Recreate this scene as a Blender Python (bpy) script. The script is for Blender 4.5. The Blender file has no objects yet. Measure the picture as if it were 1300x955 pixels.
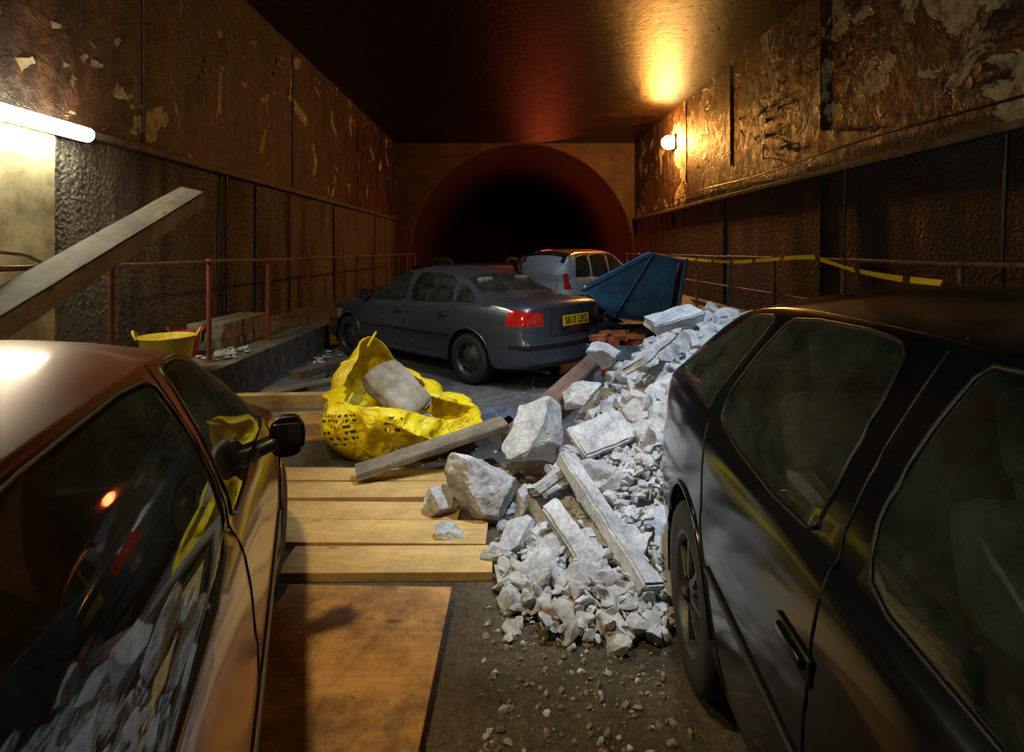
import bpy, bmesh, math, random
import numpy as np
from mathutils import Vector, Matrix, Euler, noise
from mathutils.bvhtree import BVHTree
random.seed(7)
R=math.radians
S=bpy.context.scene
COL=S.collection
S.view_settings.view_transform='Standard'

# ------------------------------------------------------------ materials
def newmat(name):
    m=bpy.data.materials.new(name); m.use_nodes=True
    nt=m.node_tree; b=nt.nodes['Principled BSDF']
    return m,nt,b
def coord(nt,kind='Object',scale=(1,1,1),rot=(0,0,0)):
    t=nt.nodes.new('ShaderNodeTexCoord'); mp=nt.nodes.new('ShaderNodeMapping')
    mp.inputs['Scale'].default_value=scale; mp.inputs['Rotation'].default_value=rot
    nt.links.new(t.outputs[kind],mp.inputs['Vector']); return mp.outputs[0]
def noi(nt,vec,scale,detail=6,rough=.6,dist=0):
    n=nt.nodes.new('ShaderNodeTexNoise'); n.inputs['Scale'].default_value=scale
    n.inputs['Detail'].default_value=min(detail,5); n.inputs['Roughness'].default_value=rough
    n.inputs['Distortion'].default_value=dist
    nt.links.new(vec,n.inputs['Vector']); return n.outputs[0]
def vor(nt,vec,scale,feature='F1'):
    n=nt.nodes.new('ShaderNodeTexVoronoi'); n.inputs['Scale'].default_value=scale; n.feature=feature
    nt.links.new(vec,n.inputs['Vector']); return n.outputs[0]
def ramp(nt,fac,stops,interp='LINEAR'):
    r=nt.nodes.new('ShaderNodeValToRGB'); cr=r.color_ramp; cr.interpolation=interp
    while len(cr.elements)<len(stops): cr.elements.new(.5)
    for e,(p,c) in zip(cr.elements,stops):
        e.position=p; e.color=(c,c,c,1) if isinstance(c,(int,float)) else (*c,1)
    nt.links.new(fac,r.inputs[0]); return r.outputs[0]
def mix(nt,fac,a,b,mode='MIX'):
    m=nt.nodes.new('ShaderNodeMix'); m.data_type='RGBA'; m.blend_type=mode
    def put(i,v):
        if isinstance(v,(int,float)):
            m.inputs[i].default_value = v if i==0 else (v,v,v,1)
        elif isinstance(v,tuple): m.inputs[i].default_value=(*v,1)
        else: nt.links.new(v,m.inputs[i])
    put(0,fac); put(6,a); put(7,b); return m.outputs[2]
def math_(nt,op,a,b=0.0):
    m=nt.nodes.new('ShaderNodeMath'); m.operation=op
    for i,v in enumerate((a,b)):
        if isinstance(v,(int,float)): m.inputs[i].default_value=v
        else: nt.links.new(v,m.inputs[i])
    return m.outputs[0]
def bump(nt,b,h,strength=.5,dist=.02):
    n=nt.nodes.new('ShaderNodeBump'); n.inputs['Strength'].default_value=strength; n.inputs['Distance'].default_value=dist
    nt.links.new(h,n.inputs['Height']); nt.links.new(n.outputs[0],b.inputs['Normal'])
def L(nt,o,b,name): nt.links.new(o,b.inputs[name])

def simple(name,col,col2=None,scale=8,rough=.6,metal=0,bs=.3,bd=.01,lo=.35,hi=.65,sc=(1,1,1),rough2=None,coat=0):
    m,nt,b=newmat(name); v=coord(nt,'Object',sc)
    f=noi(nt,v,scale,8,.65)
    c2=col2 or tuple(x*.6 for x in col)
    L(nt,ramp(nt,f,[(lo,c2),(hi,col)]),b,'Base Color')
    b.inputs['Metallic'].default_value=metal
    L(nt,ramp(nt,f,[(.3,rough2 if rough2 is not None else rough),(.7,rough)]),b,'Roughness')
    b.inputs['Coat Weight'].default_value=coat
    if bs: bump(nt,b,noi(nt,v,scale*5,4,.7),bs,bd)
    return m
def paint(name,col,metal=.5,rough=.28,dust=.25,dcol=(.22,.2,.17),coat=.6):
    m,nt,b=newmat(name); v=coord(nt,'Object')
    f=noi(nt,v,2.5,10,.75,.3)
    g=nt.nodes.new('ShaderNodeNewGeometry'); sx=nt.nodes.new('ShaderNodeSeparateXYZ')
    nt.links.new(g.outputs['Normal'],sx.inputs[0])
    up=ramp(nt,sx.outputs[2],[(0.0,.25),(1.0,1.0)])
    d=ramp(nt,f,[(.38,0.0),(.75,1.0)])
    k=math_(nt,'MULTIPLY',math_(nt,'MULTIPLY',d,up),dust)
    fine=noi(nt,v,60,4,.8)
    k=math_(nt,'ADD',k,math_(nt,'MULTIPLY',ramp(nt,fine,[(.55,0.0),(.8,1.0)]),dust*.5))
    L(nt,mix(nt,k,col,dcol),b,'Base Color')
    L(nt,ramp(nt,k,[(0,rough),(.6,.75)]),b,'Roughness')
    b.inputs['Metallic'].default_value=metal
    b.inputs['Coat Weight'].default_value=coat; b.inputs['Coat Roughness'].default_value=.1
    return m
def glassmat(name,tint=.35):
    m,nt,b=newmat(name)
    out=[n for n in nt.nodes if n.type=='OUTPUT_MATERIAL'][0]
    nt.nodes.remove(b)
    t=nt.nodes.new('ShaderNodeBsdfTransparent'); t.inputs[0].default_value=(tint*.88,tint,tint*.92,1)
    g=nt.nodes.new('ShaderNodeBsdfGlossy'); g.inputs['Roughness'].default_value=.03
    d=nt.nodes.new('ShaderNodeBsdfDiffuse'); d.inputs[0].default_value=(.26,.30,.24,1)
    fr=nt.nodes.new('ShaderNodeFresnel'); fr.inputs[0].default_value=1.65
    mx=nt.nodes.new('ShaderNodeMixShader'); nt.links.new(fr.outputs[0],mx.inputs[0])
    nt.links.new(t.outputs[0],mx.inputs[1]); nt.links.new(g.outputs[0],mx.inputs[2])
    v=coord(nt,'Object'); f=noi(nt,v,4,9,.8)
    m2=nt.nodes.new('ShaderNodeMixShader')
    nt.links.new(ramp(nt,f,[(.35,.02),(.8,.22)]),m2.inputs[0])
    nt.links.new(mx.outputs[0],m2.inputs[1]); nt.links.new(d.outputs[0],m2.inputs[2])
    nt.links.new(m2.outputs[0],out.inputs[0])
    return m
def emis(name,col,st):
    m,nt,b=newmat(name); b.inputs['Base Color'].default_value=(*col,1)
    v=coord(nt); f=noi(nt,v,3,1)
    L(nt,mix(nt,math_(nt,'MULTIPLY',f,.05),col,(1,1,1)),b,'Emission Color')
    b.inputs['Emission Strength'].default_value=st
    return m
def wood(name,c1,c2,dark,grain=3.0,rough=.7,dirt=.4):
    m,nt,b=newmat(name)
    v=coord(nt,'Object',(.6,7,7)); f=noi(nt,v,grain,8,.7,1.2)
    v2=coord(nt,'Object',(1,22,22)); g=noi(nt,v2,3,4,.7)
    v3=coord(nt,'Object'); kn=vor(nt,coord(nt,'Object',(2.2,6,6)),1.0)
    c=ramp(nt,f,[(.3,c2),(.65,c1)])
    c=mix(nt,ramp(nt,g,[(.35,.5),(.6,0.0)]),c,c2)
    c=mix(nt,ramp(nt,kn,[(.05,.9),(.13,0.0)]),c,dark)
    dn=noi(nt,v3,2.3,8,.75); dn2=noi(nt,v3,14,5,.8)
    c=mix(nt,math_(nt,'MULTIPLY',ramp(nt,dn,[(.42,0.0),(.62,1.0)]),dirt),c,dark)
    c=mix(nt,math_(nt,'MULTIPLY',ramp(nt,dn2,[(.56,0.0),(.70,1.0)]),dirt),c,dark)
    L(nt,c,b,'Base Color'); b.inputs['Roughness'].default_value=rough
    bump(nt,b,g,.4,.004)
    return m
def mat_wall_upper(name,th,seed,k=1.0):
    m,nt,b=newmat(name); v=coord(nt,'Object')
    n1=noi(nt,v,.9+seed,12,.62,.6); n2=noi(nt,v,4.5,10,.75,.3); n3=noi(nt,coord(nt,'Object',(1,1.6,.45)),1.3,8,.7)
    base=ramp(nt,n2,[(.3,(.022*k,.009*k,.004*k)),(.5,(.080*k,.030*k,.012*k)),(.7,(.19*k,.075*k,.028*k))])
    base=mix(nt,ramp(nt,n3,[(.42,.92),(.60,0.0)]),base,(.009,.005,.004))
    peel=ramp(nt,n1,[(th,0.0),(th+.015,1.0)])
    pale=ramp(nt,n2,[(.35,(.08,.05,.025)),(.5,(.32,.26,.16)),(.60,(.42,.36,.24)),(.70,(.12,.08,.045))])
    L(nt,mix(nt,peel,base,pale),b,'Base Color')
    L(nt,ramp(nt,n2,[(.3,.38),(.7,.8)]),b,'Roughness')
    h=math_(nt,'ADD',math_(nt,'MULTIPLY',peel,-.6),math_(nt,'MULTIPLY',n2,.9))
    bump(nt,b,h,.9,.05)
    return m
def mat_rough_wall(name,c1,c2,gl=.5):
    m,nt,b=newmat(name); v=coord(nt,'Object')
    n=noi(nt,v,16,8,.75); st=noi(nt,coord(nt,'Object',(2,2,.4)),1.2,6,.65); big=noi(nt,v,1.1,5,.6)
    vv=vor(nt,v,22)
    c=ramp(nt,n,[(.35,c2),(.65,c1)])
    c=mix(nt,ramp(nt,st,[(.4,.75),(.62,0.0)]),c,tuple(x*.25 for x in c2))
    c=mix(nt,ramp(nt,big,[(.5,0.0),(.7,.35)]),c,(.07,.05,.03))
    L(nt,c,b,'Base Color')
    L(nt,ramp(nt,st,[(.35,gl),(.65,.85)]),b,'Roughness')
    bump(nt,b,math_(nt,'ADD',n,math_(nt,'MULTIPLY',vv,.9)),1.0,.05)
    return m
def mat_ceiling():
    m,nt,b=newmat('ceiling_soot'); v=coord(nt,'Object')
    n=noi(nt,v,1.3,10,.65,.4); n2=noi(nt,v,6,6,.75)
    L(nt,ramp(nt,n,[(.3,(.002,.001,.0005)),(.5,(.007,.0025,.001)),(.7,(.020,.007,.003))]),b,'Base Color')
    L(nt,ramp(nt,n2,[(.3,.24),(.7,.44)]),b,'Roughness')
    b.inputs['Specular IOR Level'].default_value=.25
    bump(nt,b,n2,.8,.03); return m
def mat_floor():
    m,nt,b=newmat('floor_dirt'); v=coord(nt,'Object')
    n=noi(nt,v,1.1,8,.6,.3); f=noi(nt,v,34,8,.85); mid=noi(nt,v,7,8,.75)
    dirt=ramp(nt,f,[(.3,(.07,.052,.035)),(.55,(.28,.22,.14)),(.72,(.52,.43,.30))])
    conc=ramp(nt,mid,[(.3,(.11,.11,.115)),(.6,(.28,.28,.29)),(.75,(.42,.42,.43))])
    sx=nt.nodes.new('ShaderNodeSeparateXYZ'); t=nt.nodes.new('ShaderNodeTexCoord'); nt.links.new(t.outputs['Object'],sx.inputs[0])
    y=math_(nt,'ADD',sx.outputs[1],math_(nt,'MULTIPLY',math_(nt,'SUBTRACT',n,.5),3.0))
    k=ramp(nt,math_(nt,'DIVIDE',y,10.0),[(.38,0.0),(.50,1.0)])
    c=mix(nt,k,dirt,conc)
    c=mix(nt,ramp(nt,n,[(.35,.6),(.55,0.0)]),c,(.035,.028,.022))
    L(nt,c,b,'Base Color')
    L(nt,ramp(nt,n,[(.35,.35),(.6,.9)]),b,'Roughness')
    bump(nt,b,math_(nt,'ADD',f,math_(nt,'MULTIPLY',mid,1.2)),1.0,.05)
    return m
def mat_rock():
    m,nt,b=newmat('broken_concrete'); v=coord(nt,'Object')
    n=noi(nt,v,6,8,.7); f=noi(nt,v,50,6,.8); a=noi(nt,v,1.8,3,.5)
    c=ramp(nt,n,[(.3,(.25,.25,.25)),(.5,(.55,.55,.555)),(.72,(.78,.78,.78))])
    c=mix(nt,ramp(nt,f,[(.35,.5),(.55,0.0)]),c,(.15,.14,.13))
    c=mix(nt,ramp(nt,a,[(.58,0.0),(.70,.4)]),c,(.30,.20,.13))
    L(nt,c,b,'Base Color'); b.inputs['Roughness'].default_value=.85
    bump(nt,b,math_(nt,'ADD',f,n),.6,.008); return m

M={}
M['upperL']=mat_wall_upper('stained_rusty_wall',.60,.35,.85)
M['upperR']=mat_wall_upper('peeling_paint_wall',.55,0,.9)
M['lowerL']=mat_rough_wall('rough_render',(.27,.25,.21),(.05,.043,.035),.3)
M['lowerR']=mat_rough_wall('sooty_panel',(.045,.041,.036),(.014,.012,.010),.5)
M['smooth']=simple('smooth_plaster',(.46,.40,.25),(.14,.11,.06),2.2,.7)
M['ledge']=simple('ledge_stone',(.14,.11,.07),(.04,.028,.018),5,.7)
M['ceil']=mat_ceiling(); M['floor']=mat_floor(); M['rock']=mat_rock()
M['soil']=simple('soil_clods',(.34,.27,.18),(.14,.11,.07),9,.9)
M['arch']=simple('arch_brick',(.10,.042,.016),(.035,.015,.007),1.5,.7,0,.5,.03)
M['tunnel']=simple('tunnel_lining',(.030,.010,.006),(.010,.004,.003),1.3,.8)
M['kerb']=simple('kerb_concrete',(.24,.21,.17),(.08,.065,.05),6,.8)
M['wood']=wood('pine_board',(.78,.53,.20),(.55,.33,.11),(.14,.08,.035),dirt=.35)
M['ply']=wood('plywood',(.70,.38,.14),(.46,.23,.08),(.07,.04,.02),1.6,dirt=.75)
M['oldwood']=wood('weathered_timber',(.34,.29,.21),(.16,.13,.09),(.05,.04,.03),dirt=.6)
M['darkwood']=wood('dirty_timber',(.28,.17,.13),(.13,.075,.055),(.05,.035,.03),dirt=.6)
M['rust']=simple('rusty_pipe',(.26,.15,.09),(.10,.05,.03),12,.6,.3)
M['redpost']=simple('red_painted_post',(.30,.045,.03),(.13,.04,.025),14,.5)
M['tyre']=simple('tyre_rubber',(.03,.03,.03),(.015,.015,.015),30,.75)
M['rim']=simple('steel_rim',(.14,.14,.14),(.07,.06,.05),14,.45,.7)
M['black']=simple('black_plastic',(.012,.012,.012),(.007,.007,.007),20,.4,0,.1)
M['seat']=simple('seat_fabric',(.24,.24,.20),(.12,.12,.10),40,.9)
M['red']=simple('red_lens',(.70,.015,.008),(.50,.01,.006),9,.12,0,0,coat=1)
M['amber']=simple('amber_lens',(.7,.22,.02),None,9,.15,0,0,coat=1)
M['clear']=simple('clear_lens',(.5,.5,.5),None,9,.12,.4,0,coat=1)
M['chrome']=simple('chrome_mirror',(.7,.7,.7),None,9,.08,1,0)
M['plate']=simple('yellow_plate',(.98,.68,.02),(.9,.6,.02),5,.35,0,0)
M['glass']=glassmat('car_glass',.55)
M['yellow']=simple('yellow_plastic',(.75,.55,.02),(.5,.36,.03),4,.4)
M['redpl']=simple('red_plastic',(.5,.03,.02),None,6,.4)
M['blue']=simple('blue_steel',(.05,.24,.52),(.03,.10,.24),4,.45,.1)
M['bluegrey']=simple('grey_blue_steel',(.24,.34,.40),(.10,.13,.15),5,.5,.2)
M['brick']=simple('orange_brick',(.65,.22,.08),(.36,.11,.05),9,.85)
M['brickd']=simple('dusty_brick',(.42,.28,.20),(.30,.20,.14),9,.85)
M['block']=simple('concrete_block',(.30,.28,.25),(.12,.10,.08),9,.9)
M['rope']=simple('rope_fibre',(.45,.38,.26),(.25,.2,.12),40,.9)
M['cloth']=simple('dark_cloth',(.10,.12,.18),(.04,.05,.07),9,.9)
M['white']=simple('white_enamel',(.6,.58,.5),None,5,.5)
M['sack']=simple('paper_sack',(.50,.46,.38),(.22,.19,.15),5,.8,0,.5,.02)

# ------------------------------------------------------------ mesh builder
class MB:
    def __init__(s): s.v=[]; s.f=[]; s.m=[]; s.mats=[]; s.sm=[]
    def mi(s,mat):
        if mat not in s.mats: s.mats.append(mat)
        return s.mats.index(mat)
    def add(s,vs,fs,mat,mtx=None,smooth=False):
        o=len(s.v); i=s.mi(mat)
        for p in vs: s.v.append(tuple(mtx@Vector(p)) if mtx is not None else tuple(p))
        for f in fs: s.f.append([a+o for a in f]); s.m.append(i); s.sm.append(smooth)
    def addbm(s,bm,mat,mtx=None,smooth=False):
        bm.verts.index_update()
        s.add([v.co.copy() for v in bm.verts],[[v.index for v in f.verts] for f in bm.faces],mat,mtx,smooth)
        bm.free()
    def box(s,c,d,mat,rot=(0,0,0),bev=0.0,seg=2,smooth=False):
        bm=bmesh.new(); bmesh.ops.create_cube(bm,size=1)
        bmesh.ops.scale(bm,vec=d,verts=bm.verts)
        if bev>0: bmesh.ops.bevel(bm,geom=bm.edges[:],offset=bev,segments=seg,profile=.5,affect='EDGES')
        s.addbm(bm,mat,Matrix.Translation(c)@Euler(rot).to_matrix().to_4x4(),smooth)
    def cyl(s,a,b,r,mat,n=16,r2=None,caps=True,smooth=True):
        a=Vector(a); b=Vector(b); d=b-a; q=d.to_track_quat('Z','Y').to_matrix().to_4x4()
        r2=r if r2 is None else r2
        vs=[];fs=[]
        for k,(rr,z) in enumerate(((r,0),(r2,d.length))):
            for i in range(n):
                t=2*math.pi*i/n; vs.append((rr*math.cos(t),rr*math.sin(t),z))
        for i in range(n): fs.append((i,(i+1)%n,n+(i+1)%n,n+i))
        s.add(vs,fs,mat,Matrix.Translation(a)@q,smooth)
        if caps: s.add(vs,[tuple(range(n))[::-1],tuple(range(n,2*n))],mat,Matrix.Translation(a)@q,False)
    def lathe(s,prof,mat,mtx=None,n=40,smooth=True):
        vs=[];fs=[]
        for r,z in prof:
            for i in range(n):
                t=2*math.pi*i/n; vs.append((r*math.cos(t),r*math.sin(t),z))
        for k in range(len(prof)-1):
            for i in range(n):
                fs.append((k*n+i,k*n+(i+1)%n,(k+1)*n+(i+1)%n,(k+1)*n+i))
        s.add(vs,fs,mat,mtx,smooth)
    def tube(s,pts,r,mat,n=8,closed=False):
        pts=[Vector(p) for p in pts]
        vs=[];fs=[]; N=len(pts)
        for k,p in enumerate(pts):
            a=pts[k-1] if (k>0 or closed) else p; b=pts[(k+1)%N] if (k<N-1 or closed) else p
            d=(b-a); d=d.normalized() if d.length>1e-9 else Vector((1,0,0))
            up=Vector((0,0,1)) if abs(d.z)<.9 else Vector((1,0,0))
            x=d.cross(up).normalized(); y=x.cross(d)
            for i in range(n):
                t=2*math.pi*i/n; vs.append(tuple(p+x*r*math.cos(t)+y*r*math.sin(t)))
        for k in range(N if closed else N-1):
            k2=(k+1)%N
            for i in range(n): fs.append((k*n+i,k*n+(i+1)%n,k2*n+(i+1)%n,k2*n+i))
        s.add(vs,fs,mat,None,True)
    def obj(s,name,parent=None,loc=(0,0,0),rot=(0,0,0)):
        me=bpy.data.meshes.new(name); me.from_pydata(s.v,[],s.f); me.update()
        for m in s.mats: me.materials.append(m)
        me.polygons.foreach_set('material_index',s.m); me.polygons.foreach_set('use_smooth',s.sm)
        o=bpy.data.objects.new(name,me); COL.objects.link(o)
        o.location=loc; o.rotation_euler=rot
        if parent: o.parent=parent
        return o
def empty(name,loc=(0,0,0),rot=(0,0,0)):
    e=bpy.data.objects.new(name,None); COL.objects.link(e); e.location=loc; e.rotation_euler=rot; e.empty_display_size=.2
    return e

# ------------------------------------------------------------ cars
def pchip(pts):
    pts=sorted(pts); xs=np.array([p[0] for p in pts],float); ys=np.array([p[1] for p in pts],float)
    h=np.diff(xs); d=np.diff(ys)/h; m=np.zeros(len(xs)); m[0]=d[0]; m[-1]=d[-1]
    for i in range(1,len(xs)-1):
        if d[i-1]*d[i]<=0: m[i]=0
        else:
            w1=2*h[i]+h[i-1]; w2=h[i]+2*h[i-1]; m[i]=(w1+w2)/(w1/d[i-1]+w2/d[i])
    def f(x):
        if x<=xs[0]: return float(ys[0])
        if x>=xs[-1]: return float(ys[-1])
        i=int(np.searchsorted(xs,x)-1); t=(x-xs[i])/h[i]
        return float((2*t**3-3*t*t+1)*ys[i]+(t**3-2*t*t+t)*h[i]*m[i]+(-2*t**3+3*t*t)*ys[i+1]+(t**3-t*t)*h[i]*m[i+1])
    return f
def chaikin(poly,it=2,q=.11):
    for _ in range(it):
        o=[]
        for i in range(len(poly)):
            a=poly[i]; b=poly[(i+1)%len(poly)]
            o.append((a[0]*(1-q)+b[0]*q,a[1]*(1-q)+b[1]*q)); o.append((a[0]*q+b[0]*(1-q),a[1]*q+b[1]*(1-q)))
        poly=o; q=.25
    return poly
def inpoly(p,poly):
    x,y=p; c=False; n=len(poly)
    for i in range(n):
        x1,y1=poly[i]; x2,y2=poly[(i+1)%n]
        if (y1>y)!=(y2>y) and x<(x2-x1)*(y-y1)/(y2-y1)+x1: c=not c
    return c
def cutplane(bm,co,no,sel):
    fs=[f for f in bm.faces if sel(f)]
    if not fs: return
    es={e for f in fs for e in f.edges}; vs={v for f in fs for v in f.verts}
    bmesh.ops.bisect_plane(bm,geom=fs+list(es)+list(vs),dist=1e-5,plane_co=co,plane_no=no)
def fb(f):
    xs=[v.co.x for v in f.verts]; zs=[v.co.z for v in f.verts]; return min(xs),max(xs),min(zs),max(zs)
def cutpoly(bm,poly,ymin=.3):
    n=len(poly)
    for i in range(n):
        a=poly[i]; b=poly[(i+1)%n]
        x0,x1=sorted((a[0],b[0])); z0,z1=sorted((a[1],b[1]))
        def sel(f):
            if abs(f.calc_center_median().y)<ymin: return False
            q=fb(f); return q[1]>x0-.004 and q[0]<x1+.004 and q[3]>z0-.004 and q[2]<z1+.004
        cutplane(bm,(a[0],0,a[1]),(b[1]-a[1],0,-(b[0]-a[0])),sel)

def wheel(parent,x,y,side,rad,steer=0,style=0):
    mb=MB(); w=.095
    k=rad
    prof=[(k*.66,-w),(k*.78,-w*1.05),(k*.93,-w*1.02),(k*.985,-w*.85),(k,-w*.5),(k,-w*.12),(k*.975,-w*.1),(k*.975,w*.1),(k,w*.12),(k,w*.5),(k*.985,w*.85),(k*.93,w*1.02),(k*.78,w*1.05),(k*.66,w*.98)]
    mb.lathe(prof,M['tyre'],n=48)
    mb.lathe([(k*.66,w*.98),(k*.645,w*1.0),(k*.62,w*.9),(k*.6,w*.55),(k*.58,w*.3),(k*.58,-w*.9)],M['rim'],n=48)
    mb.lathe([(k*.58,w*.3),(k*.5,w*.32),(k*.42,w*.5),(k*.3,w*.62),(k*.2,w*.7),(k*.14,w*.78),(k*.001,w*.8)],M['rim'] if style==0 else M['black'],n=48)
    ns=8 if style==0 else 7
    for i in range(ns):
        t=2*math.pi*i/ns
        m=Matrix.Rotation(t,4,'Z')
        if style==0:
            bm=bmesh.new(); bmesh.ops.create_cube(bm,size=1); bmesh.ops.scale(bm,vec=(k*.11,k*.09,.012),verts=bm.verts)
            mb.addbm(bm,M['black'],m@Matrix.Translation((k*.49,0,w*.42))@Matrix.Rotation(.6,4,'Y'))
        else:
            bm=bmesh.new(); bmesh.ops.create_cube(bm,size=1); bmesh.ops.scale(bm,vec=(k*.46,k*.1,.02),verts=bm.verts)
            bmesh.ops.bevel(bm,geom=bm.edges[:],offset=.006,segments=2,affect='EDGES')
            mb.addbm(bm,M['rim'],m@Matrix.Translation((k*.4,0,w*.75))@Matrix.Rotation(.06,4,'Y'))
    for i in range(4):
        t=2*math.pi*i/4+.3
        mb.cyl((k*.17*math.cos(t),k*.17*math.sin(t),w*.6),(k*.17*math.cos(t),k*.17*math.sin(t),w*.86),.009,M['black'],8)
    o=mb.obj('wheel',parent,(x,y,rad))
    o.rotation_euler=(R(-90) if side>0 else R(90),0,R(steer))
    return o

def build_car(name,P,loc,rot,paintm,plate=None,mirror=True,steer=0,wstyle=0,roofpaint=None):
    root=empty(name,loc,rot)
    top=pchip(P['top']); belt=pchip(P['belt']); HW=pchip(P['hw']); HT=pchip(P['hwt']); ZB=pchip(P['zb'])
    xr,xf=P['xr'],P['xf']
    xs=sorted(set([round(v,4) for v in list(np.arange(xr,xf+.001,.055))+[xr,xr+.012,xr+.03,xf,xf-.012,xf-.03]+list(P['scr'])]))
    xs=[x for i,x in enumerate(xs) if i==0 or x-xs[i-1]>.006 or x in P['scr']]
    roff=pchip(P['rear_off']); foff=pchip(P['front_off'])
    sideprof=[(0.0,.985),(.12,.992),(.3,1.0),(.45,1.0),(.58,.996),(.62,.99),(.8,.978),(.93,.96),(1.0,.94)]
    gs=[.05,.2,.4,.6,.8,.93,1.0]; fsn=[.985,.94,.8,.6,.4,.2,0]
    def sec(x):
        hw,hwt,zt,zb,zl=HW(x),HT(x),top(x),belt(x),ZB(x)
        zb=min(zb,zt-.03)
        drop=min(P.get('drop',.07),.55*(zt-zb))
        pts=[(0,zl),(.5*hw,zl),(.86*hw,zl+.01),(.95*hw,zl+.05)]
        z0=zl+.11
        for t,k in sideprof: pts.append((hw*k,z0+(zb-z0)*t))
        nb=len(pts)-1
        for g in gs:
            y=hw*.94*(1-g)+hwt*g+.022*math.sin(math.pi*g)*min(1,(zt-zb)/.3)
            if g==.05: y-=.012*min(1,(zt-zb)/.3)
            pts.append((y,zb+(zt-drop-zb)*g))
        nc=len(pts)-1
        for f in fsn: pts.append((hwt*f,zt-drop*f**2.4))
        return pts,nb,nc
    secs=[sec(x) for x in xs]; nb,nc=secs[0][1],secs[0][2]; NP=len(secs[0][0])
    bm=bmesh.new(); lay=bm.faces.layers.int.new('row')
    def deform(x,y,z):
        hw=HW(x)
        if x<xr+.6:
            s=max(0,min(1,(xr+.6-x)/.6)); s=s*s*(3-2*s)
            x=x+s*roff(z)-s*P['rb']*(1-min(1,(y/hw)**2))
        elif x>xf-.7:
            s=max(0,min(1,(x-xf+.7)/.7)); s=s*s*(3-2*s)
            x=x-s*foff(z)+s*P['fb']*(1-min(1,(y/hw)**2))
        return (x,y,z)
    grid=[]
    for x,(pts,_,_) in zip(xs,secs):
        ring=[]
        for sgn in (1,-1):
            ring.append([bm.verts.new(deform(x,sgn*y,z)) for y,z in pts])
        grid.append(ring)
    for i in range(len(xs)-1):
        for s in (0,1):
            for j in range(NP-1):
                a,b,c,d=grid[i][s][j],grid[i+1][s][j],grid[i+1][s][j+1],grid[i][s][j+1]
                f=bm.faces.new((a,b,c,d) if s==0 else (d,c,b,a)); f[lay]=j
    ncol=17
    for e,idx in ((xr,0),(xf,-1)):
        pts=secs[idx][0]; x=xs[idx]; rows=[]
        for j in range(1,NP):
            y,z=pts[j]; rows.append([bm.verts.new(deform(x,y*(2*k/(ncol-1)-1),z)) for k in range(ncol)])
        for j in range(len(rows)-1):
            for k in range(ncol-1):
                q=(rows[j][k],rows[j][k+1],rows[j+1][k+1],rows[j+1][k])
                f=bm.faces.new(q if idx==-1 else q[::-1]); f[lay]=min(j,nb-1)
    bmesh.ops.remove_doubles(bm,verts=bm.verts,dist=.0008)
    bmesh.ops.recalc_face_normals(bm,faces=bm.faces)
    bvh=BVHTree.FromBMesh(bm)
    wins=[chaikin(w) for w in P['windows']]
    for w in wins: cutpoly(bm,w)
    ra=P['rad']+.055
    arches=[]
    for ax in (P['ra'],P['fa']):
        c=[(ax+ra*math.cos(t),P['rad']+.01+ra*math.sin(t)) for t in np.linspace(0,math.pi,22)]
        c=[(ax+ra*1.0,.02)]+c+[(ax-ra*1.0,.02)]
        arches.append(c); cutpoly(bm,c,.45)
    tl=P['tail']; hl=P['head']
    for (x0,z0,z1,yc) in (tl,):
        s=lambda f:f.calc_center_median().x<x0+.15
        cutplane(bm,(x0,0,0),(1,0,.25),s); cutplane(bm,(0,0,z0),(0,0,1),s); cutplane(bm,(0,0,z1),(-.12,0,1),s)
        cutplane(bm,(0,yc,0),(0,1,0),s); cutplane(bm,(0,-yc,0),(0,1,0),s)
        cutplane(bm,(0,0,.50),(0,0,1),s); cutplane(bm,(0,0,.56),(0,0,1),s)
    for (x0,z0,z1,yc) in (hl,):
        s=lambda f:f.calc_center_median().x>x0-.15
        cutplane(bm,(x0,0,0),(1,0,.25),s); cutplane(bm,(0,0,z0),(0,0,1),s); cutplane(bm,(0,0,z1),(.12,0,1),s)
        cutplane(bm,(0,yc,0),(0,1,0),s); cutplane(bm,(0,-yc,0),(0,1,0),s)
    kill=[]
    gi=nc+1
    for f in bm.faces:
        c=f.calc_center_median(); r=f[lay]; f.smooth=True; f.material_index=0
        if roofpaint and (c.z>1.50 or (c.z<.62)): f.material_index=6
        for w in wins:
            if nb-1<=r<=nc and abs(c.y)>.35 and inpoly((c.x,c.z),w): f.material_index=1
        if r>gi:
            for k in (0,2):
                a,b=P['scr'][k],P['scr'][k+1]
                if a<c.x<b and c.z>belt(c.x)+.02: f.material_index=1
        for a in arches:
            if abs(c.y)>.52 and c.z<.8 and inpoly((c.x,c.z),a): kill.append(f); break
        x0,z0,z1,yc=tl
        if (c.x-x0)+.25*c.z<0 and c.z>z0 and (c.z-z1)-.12*c.x<0 and abs(c.y)>yc : f.material_index=2
        if c.x<xr+.3 and .50<c.z<.56 : f.material_index=5
        x0,z0,z1,yc=hl
        if (c.x-x0)+.25*c.z>0 and c.z>z0 and (c.z-z1)+.12*c.x<0 and abs(c.y)>yc : f.material_index=3
        if c.z<ZB(c.x)+.075: f.material_index=5
    bmesh.ops.delete(bm,geom=kill,context='FACES')
    me=bpy.data.meshes.new('body'); bm.to_mesh(me); bm.free()
    for m in (paintm,M['glass'],M['red'],M['clear'],M['amber'],M['black'],roofpaint or paintm): me.materials.append(m)
    o=bpy.data.objects.new('body',me); COL.objects.link(o); o.parent=root
    def hit(x,z,s,off=.0):
        h=bvh.ray_cast(Vector((x,s*2.0,z)),Vector((0,-s,0)))
        return None if h[0] is None else h[0]+h[1]*off
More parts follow.
